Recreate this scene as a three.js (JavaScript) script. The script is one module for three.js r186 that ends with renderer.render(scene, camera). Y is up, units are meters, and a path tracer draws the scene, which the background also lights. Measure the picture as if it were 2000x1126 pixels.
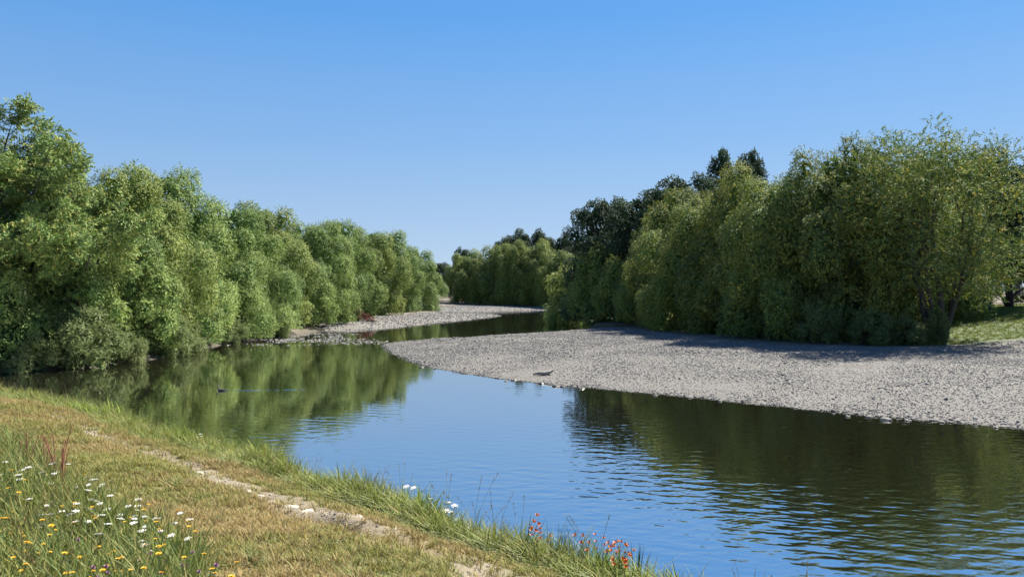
import * as THREE from 'three';
import { mergeGeometries } from 'three/addons/utils/BufferGeometryUtils.js';
import { ImprovedNoise } from 'three/addons/math/ImprovedNoise.js';

// ------------------------------------------------------------------ camera, sky, sun, exposure
const scene = new THREE.Scene();
const EYE = 3.5;                                        // metres above the river
const camera = new THREE.PerspectiveCamera(41.16, 1024 / 576, 0.1, 6000);
camera.position.set(0, EYE, 0);
camera.lookAt(0, EYE + 12 / 1500 * 100, -100);
scene.add(camera);
const renderer = new THREE.WebGLRenderer({ antialias: true });
renderer.toneMapping = THREE.LinearToneMapping;
const EXPOSURE = 3.1;
renderer.toneMappingExposure = EXPOSURE;
renderer.shadowMap.enabled = true;

const SUN_AZ = 47 * Math.PI / 180, SUN_EL = 50 * Math.PI / 180;
const sunDir = new THREE.Vector3(Math.sin(SUN_AZ) * Math.cos(SUN_EL), Math.sin(SUN_EL), -Math.cos(SUN_AZ) * Math.cos(SUN_EL));
{
  const W = 512, H = 256, data = new Float32Array(W * H * 4);
  // elevation in degrees, then the linear radiance as it shows in the picture
  const stops = [[-90, .30, .36, .40], [-1, .55, .68, .80], [0.5, .64, .76, .89], [3, .50, .69, .92], [6, .41, .62, .91], [11, .275, .52, .90], [20, .125, .39, .87], [35, .10, .29, .75], [60, .055, .20, .62], [90, .045, .165, .56]];
  for (let y = 0; y < H; y++) {
    const el = (y + .5) / H * 180 - 90;
    let k = 0; while (k < stops.length - 2 && el > stops[k + 1][0]) k++;
    const a = stops[k], b = stops[k + 1], f = Math.min(1, Math.max(0, (el - a[0]) / (b[0] - a[0])));
    for (let x = 0; x < W; x++) {
      const phi = ((x + .5) / W - .5) * 2 * Math.PI;      // direction (cos phi, sin phi) in x, z
      const e = el * Math.PI / 180, dx = Math.cos(e) * Math.cos(phi), dy = Math.sin(e), dz = Math.cos(e) * Math.sin(phi);
      const c = dx * sunDir.x + dy * sunDir.y + dz * sunDir.z, g = Math.max(0, c);
      const lift = .97 + .15 * c + .10 * g * g * g;
      const w = .03 * g * g;
      const i = (y * W + x) * 4;
      for (let q = 0; q < 3; q++) data[i + q] = (a[q + 1] + (b[q + 1] - a[q + 1]) * f + w * (q === 2 ? .6 : 1)) * lift * .89 / EXPOSURE;
      data[i + 3] = 1;
    }
  }
  const sky = new THREE.DataTexture(data, W, H, THREE.RGBAFormat, THREE.FloatType);
  sky.mapping = THREE.EquirectangularReflectionMapping;
  sky.magFilter = THREE.LinearFilter; sky.minFilter = THREE.LinearFilter; sky.needsUpdate = true;
  scene.background = sky; scene.environment = sky;
}
const sun = new THREE.DirectionalLight(new THREE.Color(1, .95, .85), 5);
sun.name = 'sun';
sun.position.copy(sunDir).multiplyScalar(220).add(new THREE.Vector3(0, 0, -80));
sun.target.position.set(0, 0, -80);
sun.castShadow = true; sun.shadow.mapSize.set(4096, 4096); sun.shadow.radius = 1;
Object.assign(sun.shadow.camera, { left: -130, right: 130, top: 150, bottom: -150, near: 1, far: 600 });
scene.add(sun, sun.target);

// ------------------------------------------------------------------ helpers
function rand(seed) { let a = seed >>> 0; return () => { a = (a + 0x6D2B79F5) | 0; let t = Math.imul(a ^ (a >>> 15), 1 | a); t = (t + Math.imul(t ^ (t >>> 7), 61 | t)) ^ t; return ((t ^ (t >>> 14)) >>> 0) / 4294967296; }; }
const noise = new ImprovedNoise();
const N2 = (x, y, z = .5) => noise.noise(x + 37.3, y + 91.7, z);
const ss = (a, b, x) => { const t = Math.min(1, Math.max(0, (x - a) / (b - a))); return t * t * (3 - 2 * t); };
const lerp = (a, b, t) => a + (b - a) * t;
const V = (x, y, z) => new THREE.Vector3(x, y, z);
const taken = new Map();
function numbered(name) { const n = taken.get(name) ?? 0; taken.set(name, n + 1); return n ? name + '_' + String(n).padStart(3, '0') : name; }
function shade(o) { o.traverse((m) => { if (m.isMesh) { m.castShadow = true; m.receiveShadow = true; } }); return o; }
function add(o, name, label, category, group, kind) {
  o.name = numbered(name); scene.add(o);
  if (label) o.userData.label = label;
  if (category) o.userData.category = category;
  if (group) o.userData.group = group;
  if (kind) o.userData.kind = kind;
  return shade(o);
}
function part(name, geometry, material, parent, kind) { const m = new THREE.Mesh(geometry, material); m.name = name; if (kind) m.userData.kind = kind; parent.add(m); return m; }
// a soup of coloured faces
class Soup {
  constructor() { this.p = []; this.c = []; this.i = []; this.n = 0; }
  vert(x, y, z, c) { this.p.push(x, y, z); this.c.push(c[0], c[1], c[2]); return this.n++; }
  tri(a, b, c) { this.i.push(a, b, c); }
  build(smooth = true) {
    const g = new THREE.BufferGeometry();
    g.setAttribute('position', new THREE.BufferAttribute(new Float32Array(this.p), 3));
    g.setAttribute('color', new THREE.BufferAttribute(new Float32Array(this.c), 3));
    g.setIndex(new THREE.BufferAttribute(new Uint32Array(this.i), 1));
    if (smooth) g.computeVertexNormals();
    return g;
  }
  // tapered tube through points
  tube(pts, rad, sides, col, close = true) {
    let prev = null; const up = V(0, 1, 0), a = V(0, 0, 0), b = V(0, 0, 0), t = V(0, 0, 0);
    for (let k = 0; k < pts.length; k++) {
      t.subVectors(pts[Math.min(k + 1, pts.length - 1)], pts[Math.max(k - 1, 0)]).normalize();
      if (Math.abs(t.y) > .95) up.set(1, 0, 0); else up.set(0, 1, 0);
      a.crossVectors(t, up).normalize(); b.crossVectors(a, t).normalize();
      const ring = [];
      for (let s = 0; s < sides; s++) {
        const w = s / sides * Math.PI * 2, r = rad[k];
        const c = Math.cos(w) * r, d = Math.sin(w) * r;
        ring.push(this.vert(pts[k].x + a.x * c + b.x * d, pts[k].y + a.y * c + b.y * d, pts[k].z + a.z * c + b.z * d, col));
      }
      if (prev) for (let s = 0; s < sides; s++) { const q = (s + 1) % sides; this.tri(prev[s], ring[s], prev[q]); this.tri(ring[s], ring[q], prev[q]); }
      prev = ring;
    }
    if (close) { const e = pts[pts.length - 1], v = this.vert(e.x, e.y, e.z, col); for (let s = 0; s < sides; s++) this.tri(prev[s], v, prev[(s + 1) % sides]); }
  }
  // a pointed leaf: base, direction, side, length, width
  leaf(x, y, z, dx, dy, dz, sx, sy, sz, L, w, c) {
    const q = .45 * L, h = w / 2;
    const a = this.vert(x, y, z, c), b = this.vert(x + dx * q + sx * h, y + dy * q + sy * h, z + dz * q + sz * h, c);
    const d = this.vert(x + dx * L, y + dy * L, z + dz * L, c), e = this.vert(x + dx * q - sx * h, y + dy * q - sy * h, z + dz * q - sz * h, c);
    this.tri(a, b, d); this.tri(a, d, e);
  }
}
const ALBEDO = .77;      // one scale for every base colour below, set together with the exposure
const std = (color, roughness = .9, extra = {}) => { const { physical, ...e } = extra; const m = physical ? new THREE.MeshPhysicalMaterial({ roughness, ...e }) : new THREE.MeshStandardMaterial({ roughness, ...e }); m.color.setRGB(color[0] * ALBEDO, color[1] * ALBEDO, color[2] * ALBEDO); return m; };

// ------------------------------------------------------------------ the lie of the land: x to the right, d ahead (z = -d), river at 0
const SHORE = [
  ['near', [[12, -12], [9.5, -3.5], [6.5, 1.7], [3.8, 4.7], [2.3, 6.9], [1.35, 8.1], [.6, 9.1], [-.6, 10.2], [-2, 11.5], [-3.6, 13.1], [-5.8, 14.9], [-8.8, 18.2], [-13.5, 21.7], [-18.1, 24], [-30, 29], [-60, 36]]],
  ['left', [[-60, 47], [-32, 38], [-22.6, 34.5], [-20, 37.5], [-19.6, 42], [-20.5, 52], [-20, 60], [-19, 70]]],
  ['leftbar', [[-18.2, 74], [-14.2, 76.5], [-12.0, 82], [-9.4, 94], [-5.8, 107], [-1.8, 125], [-2, 130], [-6, 135], [-12, 139], [-24, 141]]],
  ['far', [[-40, 142], [-40, 150], [-22, 151], [-14, 152], [-4, 158], [3, 168], [20, 182], [45, 198], [80, 210]]],
  ['right', [[80, 196], [45, 186], [22, 168], [14, 140], [12, 112], [10, 92], [9, 82]]],
  ['bar', [[7.5, 76], [5.5, 73], [2.3, 68], [-2, 62], [-5.3, 58.5], [-8, 57], [-9.2, 54], [-7, 45], [-4.25, 37.5], [-.86, 32.4], [1.8, 29.7], [5.4, 26.9], [8.1, 24.4], [10.3, 22.2], [13.3, 20], [15.8, 17.5], [20, 13], [26, 5], [32, -12]]],
];
const EDGE = [];
{
  const pts = []; for (const [t, list] of SHORE) for (const p of list) pts.push([t, p[0], p[1]]);
  for (let k = 0; k < pts.length; k++) { const a = pts[k], b = pts[(k + 1) % pts.length]; EDGE.push([a[0], a[1], a[2], b[1], b[2]]); }
}
// distance to the water's edge (+ on land) and which bank it is
function shore(x, d) {
  x += .35 * N2(x * .45, d * .45) + .2 * N2(x * 1.7, d * 1.7); d += .35 * N2(x * .45 + 9, d * .45) + .12 * N2(x * 1.7, d * 1.7 + 5);
  let best = 1e9, type = 'near', inside = false;
  for (const [t, ax, ay, bx, by] of EDGE) {
    const ex = bx - ax, ey = by - ay, k = Math.min(1, Math.max(0, ((x - ax) * ex + (d - ay) * ey) / (ex * ex + ey * ey)));
    const qx = x - ax - ex * k, qy = d - ay - ey * k, q = qx * qx + qy * qy;
    if (q < best) { best = q; type = t; }
    if ((ay > d) !== (by > d) && x < ax + (d - ay) / (by - ay) * ex) inside = !inside;
  }
  return [inside ? -Math.sqrt(best) : Math.sqrt(best), type];
}
function lineSide(list, x, d) {     // distance to an open line, + on its left when walked along
  let best = 1e9, sign = 1;
  for (let k = 0; k + 1 < list.length; k++) {
    const [ax, ay] = list[k], [bx, by] = list[k + 1], ex = bx - ax, ey = by - ay;
    const t = Math.min(1, Math.max(0, ((x - ax) * ex + (d - ay) * ey) / (ex * ex + ey * ey)));
    const qx = x - ax - ex * t, qy = d - ay - ey * t, q = qx * qx + qy * qy;
    if (q < best) { best = q; sign = ex * (d - ay) - ey * (x - ax) > 0 ? 1 : -1; }
  }
  return sign * Math.sqrt(best);
}
const TREELINE = [[7, 80], [9, 67], [11, 48], [13.4, 40.3], [18, 38.7], [21.4, 38.5], [24, 39.3], [28, 40.2], [60, 38]];
const TERRACE = [[-6, 54], [-4.3, 50], [2.5, 37.5], [6.3, 31.5], [9.2, 27.5], [11.9, 24.7], [14.6, 22], [22, 15]];
const TERRACE2 = [[-1, 52], [3, 45], [8, 37.5], [13, 31], [20, 24], [28, 16]];
function land(x, d) {
  const [s, t] = shore(x, d);
  if (s < 0) return [Math.max(-1.2, .16 * s - .02), s, t];
  let h;
  if (t === 'near') {
    h = .7 * ss(0, .9, s) + 1.6 * (1 - Math.exp(-.2 * Math.max(0, s - .9)));
    h += .05 * N2(x * .8, d * .8) * ss(.8, 2, s) + .025 * N2(x * 3, d * 3) * ss(.8, 2, s);
    // the small scarp beside the track
    const u = (x + 1.95) * .84 + (d - 8.15) * -.54, v = (x + 1.95) * .54 + (d - 8.15) * .84;
    h += .13 * Math.exp(-u * u / .45) * Math.exp(-Math.pow((v - .28) / .3, 2)) - .17 * Math.exp(-u * u / .3) * Math.exp(-Math.pow((v + .06) / .15, 2));
    h -= .05 * Math.exp(-Math.pow((s - 2.15 - .25 * N2(x * .7, d * .7)) / .22, 2));
  } else if (t === 'bar') {
    h = .9 * (1 - Math.exp(-s / 7)) + .1 * Math.max(0, s - 21);
    h = Math.min(h, 3.5);
    h += .035 * N2(x * .35, d * .35) * ss(1, 5, s) + .02 * N2(x * 1.4, d * 1.4) * ss(.4, 2, s);
    h += .11 * (.5 + .9 * N2(x * .25, d * .25, 6.6)) * (ss(-.2, .2, lineSide(TERRACE, x, d) + .6 * N2(x * .4, d * .4)) - .5) * ss(.5, 3, s);
    h += .06 * (ss(-.12, .12, lineSide(TERRACE2, x, d) + .5 * N2(x * .4, d * .4 + 3)) - .5) * ss(.5, 3, s);
  } else if (t === 'leftbar') h = .4 * (1 - Math.exp(-s / 3)) + .03 * s;
  else if (t === 'far') h = .5 * (1 - Math.exp(-s / 5)) + .03 * s;
  else if (t === 'left') h = .45 * ss(0, 1, s) + .07 * s;
  else h = .6 * ss(0, 1, s) + .05 * s;
  return [lerp(Math.min(h, 4), 3.2, ss(40, 140, s)), s, t];
}
const H = (x, d) => land(x, d)[0];

function grain(size, seed, low, high, coarse = 8) {   // tone texture of fine and coarse speckle
  const r = rand(seed), a = new Uint8Array(size * size * 4);
  for (let y = 0; y < size; y++) for (let x = 0; x < size; x++) {
    const f = .5 + .5 * noise.noise(x / size * 64, y / size * 64, seed), c = .5 + .5 * noise.noise(x / size * coarse, y / size * coarse, seed + 5.5);
    const v = lerp(low, high, Math.min(1, Math.max(0, .45 * f + .25 * c + .3 * r())));
    const i = (y * size + x) * 4; a[i] = a[i + 1] = a[i + 2] = v * 255; a[i + 3] = 255;
  }
  const t = new THREE.DataTexture(a, size, size); t.wrapS = t.wrapT = THREE.RepeatWrapping; t.magFilter = THREE.LinearFilter; t.colorSpace = THREE.SRGBColorSpace; t.needsUpdate = true; return t;
}
const grainMap = grain(512, 3, .72, 1), grainBump = grain(512, 9, 0, 1, 16);
grainBump.colorSpace = THREE.NoColorSpace;

// what the ground is made of
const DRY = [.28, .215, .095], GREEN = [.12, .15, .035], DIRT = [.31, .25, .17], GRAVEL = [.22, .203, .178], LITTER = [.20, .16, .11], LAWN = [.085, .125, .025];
const mix3 = (a, b, t) => [lerp(a[0], b[0], t), lerp(a[1], b[1], t), lerp(a[2], b[2], t)];
const trackness = (x, d, s) => ss(.52, .2, Math.abs(s - 2.15 - .25 * N2(x * .7, d * .7))) * ss(-.75, -.1, N2(x * .9, d * .9, 4.2));
function soil(x, d, s, t) {
  if (s < .02) return [.10, .09, .06];
  if (t === 'near') {
    let c = mix3(DRY, GREEN, ss(-.1, .45, N2(x * .6, d * .6, 2.2) + .3 * N2(x * 2.5, d * 2.5, 1.1)));
    c = mix3(c, GREEN, ss(1.5, .9, s));
    c = mix3(c, GREEN, .7 * ss(4.3, 4.9, s));
    return mix3(c, DIRT, .9 * trackness(x, d, s));
  }
  if (t === 'bar') {
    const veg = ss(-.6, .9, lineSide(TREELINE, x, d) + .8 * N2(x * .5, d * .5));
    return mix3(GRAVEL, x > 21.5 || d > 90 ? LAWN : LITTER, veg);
  }
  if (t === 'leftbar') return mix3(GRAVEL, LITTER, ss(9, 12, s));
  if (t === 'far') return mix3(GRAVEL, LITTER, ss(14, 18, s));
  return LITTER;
}
function sheet(xs, ds, height) {
  const nx = xs.length, nd = ds.length, p = new Float32Array(nx * nd * 3), c = new Float32Array(nx * nd * 3), uv = new Float32Array(nx * nd * 2), ix = new Uint32Array((nx - 1) * (nd - 1) * 6);
  for (let j = 0; j < nd; j++) for (let i = 0; i < nx; i++) {
    const k = j * nx + i, x = xs[i], d = ds[j], [h, s, t] = land(x, d), col = soil(x, d, s, t);
    p.set([x, height ? height(x, d, h) : h, -d], k * 3); c.set(col, k * 3); uv.set([x / 1.6, d / 1.6], k * 2);
  }
  let q = 0;
  for (let j = 0; j + 1 < nd; j++) for (let i = 0; i + 1 < nx; i++) { const a = j * nx + i; ix.set([a, a + 1, a + nx, a + 1, a + nx + 1, a + nx], q); q += 6; }
  const g = new THREE.BufferGeometry();
  g.setAttribute('position', new THREE.BufferAttribute(p, 3)); g.setAttribute('color', new THREE.BufferAttribute(c, 3)); g.setAttribute('uv', new THREE.BufferAttribute(uv, 2)); g.setIndex(new THREE.BufferAttribute(ix, 1)); g.computeVertexNormals();
  return g;
}
const range = (a, b, step) => { const n = Math.round((b - a) / step), o = []; for (let k = 0; k <= n; k++) o.push(a + (b - a) * k / n); return o; };
const groundMat = std([1, 1, 1], .97, { vertexColors: true, map: grainMap, bumpMap: grainBump, bumpScale: .02 });
const PATCH = [[-30, 11, -5, 30], [-14, 46, 15, 84]];
{
  const xs = [...[-2500, -1500, -900, -600, -400, -280, -200, -150, -120, -95, -75], ...range(-62, 84, 1.5), 95, 115, 140, 180, 240, 320, 450, 650, 1000, 1600, 2500];
  const ds = [-300, -150, -80, -50, -30, ...range(-18, 212, 1.5), 222, 240, 270, 320, 400, 550, 800, 1200, 2000, 3200];
  const g = sheet(xs, ds, (x, d, h) => {
    let drop = 0;
    for (const [x0, x1, d0, d1] of PATCH) drop = Math.max(drop, ss(1.5, 3.5, Math.min(x - x0, x1 - x, d - d0, d1 - d)));
    return h - .25 * drop;
  });
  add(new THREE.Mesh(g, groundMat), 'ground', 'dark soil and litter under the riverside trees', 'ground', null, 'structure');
  add(new THREE.Mesh(sheet(range(-30, 11, .11), range(-5, 30, .11)), groundMat), 'river_bank', 'sloping bank of dry mown grass with a worn dirt track', 'bank', null, 'structure');
  add(new THREE.Mesh(sheet(range(-14, 46, .2), range(15, 84, .2)), groundMat), 'gravel_bar', 'broad grey gravel bar with low terrace lines', 'gravel bar', null, 'structure');
}

// ------------------------------------------------------------------ the river
{
  const S = 2048, SIZE = 64, X0 = -30, D0 = 4, slopes = new Float32Array(S * S * 2);
  const r = rand(77), step = SIZE / S;
  const waves = [];
  for (let k = 0; k < 44; k++) {
    const L = .09 * Math.pow(.6 / .09, Math.pow(r(), 1.1)), a = (r() + r() + r() - 1.5) * .85 + .15, kk = 2 * Math.PI / L;
    waves.push([kk * Math.sin(a), kk * Math.cos(a), r() * 6.283, 1, .02 + .05 * r(), r() * 50]);
  }
  let power = 0; for (const w of waves) power += w[3] * w[3] / 2;
  const norm = 1 / Math.sqrt(power);
  for (const [kx, ky, ph, am, , off] of waves) {
    const cs = Math.cos(kx * step), sn = Math.sin(kx * step), ux = am * norm * kx / Math.hypot(kx, ky), uy = am * norm * ky / Math.hypot(kx, ky);
    for (let y = 0; y < S; y++) {
      const warp = 2.2 * Math.sin(y * step * .9 + off) + 1.3 * Math.sin(y * step * .37 + off * 2);
      let a = ky * y * step + ph + warp, c = Math.cos(a), s = Math.sin(a), i = y * S * 2;
      for (let x = 0; x < S; x++, i += 2) { slopes[i] += ux * c; slopes[i + 1] += uy * c; const t = c * cs - s * sn; s = s * cs + c * sn; c = t; }
    }
  }
  const data = new Float32Array(S * S * 4), amp = new Float32Array(257 * 257);
  for (let j = 0; j <= 256; j++) for (let i = 0; i <= 256; i++) {
    const x = X0 + i / 256 * SIZE, d = D0 + j / 256 * SIZE;
    let a = .30 + .55 * ss(-.25, .5, N2(x * .12, d * .22, 7.7) + .5 * N2(x * .4, d * .5, 3.3));
    a *= lerp(1, .3, ss(17, 27, d));
    a += .5 * ss(20, 11, d + .25 * (4 - x)) * (.6 + .6 * N2(x * .3, d * .4, 1.9));
    a *= 1 - .55 * Math.exp(-Math.pow((x + 1) / 4, 2) - Math.pow((d - 22) / 7, 2));
    amp[j * 257 + i] = Math.max(.07, a) * .028;
  }
  for (let y = 0; y < S; y++) for (let x = 0; x < S; x++) {
    const fx = x / 8, fy = y / 8, i = Math.floor(fx), j = Math.floor(fy), u = fx - i, v = fy - j, k = j * 257 + i;
    const a = lerp(lerp(amp[k], amp[k + 1], u), lerp(amp[k + 257], amp[k + 258], u), v);
    const q = (y * S + x) * 2, nx = -slopes[q] * a, ny = -slopes[q + 1] * a, l = 1 / Math.hypot(nx, ny, 1), o = (y * S + x) * 4;
    data[o] = nx * l * .5 + .5; data[o + 1] = ny * l * .5 + .5; data[o + 2] = l * .5 + .5; data[o + 3] = 1;
  }
  const tex = new THREE.DataTexture(data, S, S, THREE.RGBAFormat, THREE.FloatType); tex.magFilter = THREE.LinearFilter; tex.wrapS = tex.wrapT = THREE.RepeatWrapping; tex.needsUpdate = true;
  // far ripples: a small tile
  const T = 256, far = new Float32Array(T * T * 4), fw = [];
  for (let k = 0; k < 16; k++) fw.push([Math.round((r() - .5) * 10), Math.round(3 + r() * 18), r() * 6.283]);
  for (let y = 0; y < T; y++) for (let x = 0; x < T; x++) {
    let nx = 0, ny = 0; for (const [kx, ky, ph] of fw) { const c = Math.cos(2 * Math.PI * (kx * x + ky * y) / T + ph) * .0012, q = Math.hypot(kx, ky); nx += c * kx / q; ny += c * ky / q; }
    const o = (y * T + x) * 4; far[o] = nx * .5 + .5; far[o + 1] = ny * .5 + .5; far[o + 2] = 1; far[o + 3] = 1;
  }
  const ftex = new THREE.DataTexture(far, T, T, THREE.RGBAFormat, THREE.FloatType); ftex.magFilter = THREE.LinearFilter; ftex.wrapS = ftex.wrapT = THREE.RepeatWrapping; ftex.needsUpdate = true;
  const water = (normalMap) => std([.014, .014, .008], .02, { physical: true, ior: 14, specularIntensity: 1, normalMap });
  const flat = (x0, x1, d0, d1, u) => {
    const g = new THREE.PlaneGeometry(x1 - x0, d1 - d0, 8, 8); g.rotateX(-Math.PI / 2); g.translate((x0 + x1) / 2, 0, -(d0 + d1) / 2);
    const p = g.attributes.position, uv = g.attributes.uv; for (let k = 0; k < p.count; k++) uv.setXY(k, ...u(p.getX(k), -p.getZ(k)));
    return g;
  };
  const river = new THREE.Group();
  globalThis.riverMat = water(tex);
  part('water_surface', flat(-62, 82, -12, 67, (x, d) => [(x - X0) / SIZE, (d - D0) / SIZE]), globalThis.riverMat, river);
  part('water_surface', flat(-62, 82, 67, 212, (x, d) => [x / 6, d / 6]), water(ftex), river);
  add(river, 'river', 'calm blue and green river with light ripples', 'river', null, 'structure');
}

// ------------------------------------------------------------------ stones
function stoneGeometry(seed, detail = 1) {
  const g = new THREE.IcosahedronGeometry(1, detail), p = g.attributes.position, v = V(0, 0, 0);
  for (let k = 0; k < p.count; k++) { v.fromBufferAttribute(p, k).normalize(); const q = 1 + .28 * noise.noise(v.x * 1.3 + seed * 7.1, v.y * 1.3, v.z * 1.3) + .12 * noise.noise(v.x * 3 + seed, v.y * 3, v.z * 3 + 4); p.setXYZ(k, v.x * q, v.y * q * .62, v.z * q * .8); }
  g.deleteAttribute('uv'); g.computeVertexNormals(); return g;
}
const stoneGeo = [stoneGeometry(1), stoneGeometry(2), stoneGeometry(3), stoneGeometry(4)];
const stoneMat = std([1, 1, 1], .88);
const stoneTone = (r) => { const b = (.10 + .20 * r() * r() + .06 * r()), w = (r() - .5) * .06; return r() < .1 ? [b * 1.05, b * .86, b * .74] : r() < .06 ? [b * .5, b * .5, b * .52] : [b * (1.04 + w), b, b * (.92 - w)]; };
function scatterStones(name, label, list) {       // list of x, y, d, size, tone
  const root = new THREE.Group(), m4 = new THREE.Matrix4(), q = new THREE.Quaternion(), e = new THREE.Euler(), col = new THREE.Color(), r = rand(name.length * 91);
  for (let k = 0; k < 4; k++) {
    const mine = list.filter((_, i) => i % 4 === k), im = new THREE.InstancedMesh(stoneGeo[k], stoneMat, mine.length);
    mine.forEach(([x, y, d, s, c], i) => {
      q.setFromEuler(e.set((r() - .5) * .6, r() * 6.283, (r() - .5) * .6));
      m4.compose(V(x, y, -d), q, V(s * (.8 + .5 * r()), s * (.7 + .5 * r()), s * (.8 + .5 * r()))); im.setMatrixAt(i, m4); im.setColorAt(i, col.setRGB(...c));
    });
    im.name = 'pebbles'; im.userData.kind = 'stuff'; root.add(im);
  }
  return add(root, name, label, 'gravel', null, 'stuff');
}
{
  const r = rand(5), list = [];
  for (let n = 0; n < 520000; n++) {
    const x = -11 + r() * 52, d = 16 + r() * 64;
    if (r() > Math.min(1, Math.pow(34 / d, 1.1))) continue;
    if (Math.abs(x) > d * .78 + 2) continue;
    const [h, s, t] = land(x, d);
    if (t !== 'bar' || s < -.25) continue;
    if (lineSide(TREELINE, x, d) > .6 * N2(x * .6, d * .6)) continue;
    const size = (.013 + .021 * Math.pow(r(), 2.2) + (r() < .008 ? .05 * r() : 0)) * (1 + .8 * ss(1.2, 0, s) * r()) * (1 + .8 * ss(24, 60, d)) * (.85 + .5 * N2(x * .35, d * .35, 2.7));
    const c = stoneTone(r);
    list.push([x, Math.max(h, -.03) + size * .2, d, size, s < .08 ? c.map((v) => v * .4) : c]);
  }
  scatterStones('gravel_stones', 'loose grey pebbles covering the broad gravel bar', list);
  const rif = [];
  const RIF = [[-19.8, 50], [-20.6, 62], [-18.8, 75], [-15.5, 76], [-13, 66], [-10.5, 60], [-7.5, 58], [-8.5, 55], [-11, 53.5], [-16, 52]];
  for (let n = 0; n < 9000; n++) {
    const x = -21 + r() * 16, d = 48 + r() * 31; let ins = false;
    for (let a = 0, b = RIF.length - 1; a < RIF.length; b = a++) { const [xi, yi] = RIF[a], [xj, yj] = RIF[b]; if ((yi > d) !== (yj > d) && x < (xj - xi) * (d - yi) / (yj - yi) + xi) ins = !ins; }
    if (!ins) continue;
    const dens = ss(-.32, .35, N2(x * .35, d * .25, 8.1)) * lerp(.25, 1, ss(50, 58, d));
    if (r() > dens) continue;
    const size = .04 + .07 * r() * r(), c = stoneTone(r);
    rif.push([x, -.035 + .035 * r(), d, size, c.map((v) => v * 1.2)]);
  }
  scatterStones('riffle_stones', 'pale stones breaking the surface of the shallow riffle', rif);
  const bars = [];
  for (let n = 0; n < 16000; n++) {
    const x = -22 + r() * 30, d = 74 + r() * 105, [h, s, t] = land(x, d);
    if ((t !== 'leftbar' && t !== 'far') || s < -.1 || s > (t === 'far' ? 17 : 10)) continue;
    bars.push([x, Math.max(0, h) + .02, d, .05 + .08 * r() * r(), stoneTone(r)]);
  }
  scatterStones('distant_gravel', 'pale pebbles on the two distant gravel spits', bars);
  const tr = [];
  for (let n = 0; n < 60000; n++) {
    const x = -16 + r() * 18, d = 5 + r() * 18, [h, s, t] = land(x, d);
    if (t !== 'near' || r() > trackness(x, d, s) * .75) continue;
    const c = stoneTone(r); tr.push([x, h + .003, d, .006 + .014 * Math.pow(r(), 3), [c[0] * 1.5, c[1] * 1.4, c[2] * 1.25]]);
  }
  scatterStones('track_gravel', 'fine pale grit on the worn dirt track', tr);
  // the larger stones at the water's edge, one by one
  const rocks = [[-4.2, 36.9, .22], [-3.5, 36.1, .13], [-.75, 32.0, .2], [-.15, 31.0, .24], [.2, 31.3, .16], [1.5, 29.4, .2], [1.85, 29.0, .17], [1.0, 30.1, .12], [2.6, 28.6, .14], [7.0, 25.2, .16], [9.75, 22.0, .2], [10.0, 21.75, .16], [10.4, 21.6, .24], [10.75, 21.5, .18], [11.1, 21.35, .2], [11.45, 21.25, .15], [11.8, 21.0, .17], [12.6, 20.3, .14], [5.0, 26.8, .13], [6.1, 26.0, .12], [8.6, 23.6, .13]];
  rocks.forEach(([x0, d0, s0], k) => {
    const x = x0 + (r() - .5) * .5, d = d0 + (r() - .5) * .35, s = s0 * (.45 + .8 * r() * r());
    const dark = k < 9 && k !== 3, m = new THREE.Mesh(stoneGeo[k % 4], std(dark ? [.05, .045, .04] : [.19, .175, .15].map((v) => v * (.6 + .07 * (k % 7))), dark ? .5 : .85));
    m.position.set(x, .01, -d); m.rotation.y = r() * 6; m.scale.set(s * 1.1, s * .55, s * .8);
    if (dark) add(m, 'shore_rock', 'dark wet rock at the water edge of the gravel bar', 'rock', 'dark wet rocks along the gravel bar edge');
    else add(m, 'shore_rock', 'pale grey cobble at the water edge of the gravel bar', 'rock', 'pale cobbles along the gravel bar edge');
  });
}

// ------------------------------------------------------------------ trees
const barkMat = std([1, 1, 1], .95, { vertexColors: true, bumpMap: grainBump, bumpScale: .01 });
const leafMat = (tint, through = .24) => std(tint, .86, { physical: true, vertexColors: true, transmission: through, thickness: 0, specularIntensity: .8, ior: 1.4, side: THREE.DoubleSide });
const BARK = [.075, .062, .048], DARKBARK = [.04, .034, .03];

function sprig(S, r, p, t, steps, step, droop, L, w, tone, jitter, face, wild = 1.1) {
  const q = p.clone(), dir = t.clone();
  for (let k = 0; k < steps; k++) {
    dir.y -= droop; dir.x += (r() - .5) * .3; dir.z += (r() - .5) * .3; dir.normalize();
    q.addScaledVector(dir, step);
    for (let m = 0; m < 2; m++) {
      let ax = r() - .5, ay = r() - .5, az = r() - .5;
      let lx = dir.x * .7 + ax * 1.3, ly = dir.y * .7 + ay * 1.3 - .12, lz = dir.z * .7 + az * 1.3, n = 1 / Math.hypot(lx, ly, lz); lx *= n; ly *= n; lz *= n;
      const bx = face.x + (r() - .5) * wild, by = face.y + (r() - .5) * wild, bz = face.z + (r() - .5) * wild;
      let sx = ly * bz - lz * by, sy = lz * bx - lx * bz, sz = lx * by - ly * bx; n = 1 / (Math.hypot(sx, sy, sz) + 1e-6); sx *= n; sy *= n; sz *= n;
      const f = 1 + (r() - .5) * jitter, yel = r() < .12 ? 1.35 : 1, z = .75 + .5 * r();
      S.leaf(q.x, q.y, q.z, lx, ly, lz, sx, sy, sz, L * z, w * z, [tone[0] * f * yel, tone[1] * f, tone[2] * f]);
    }
  }
}
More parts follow.
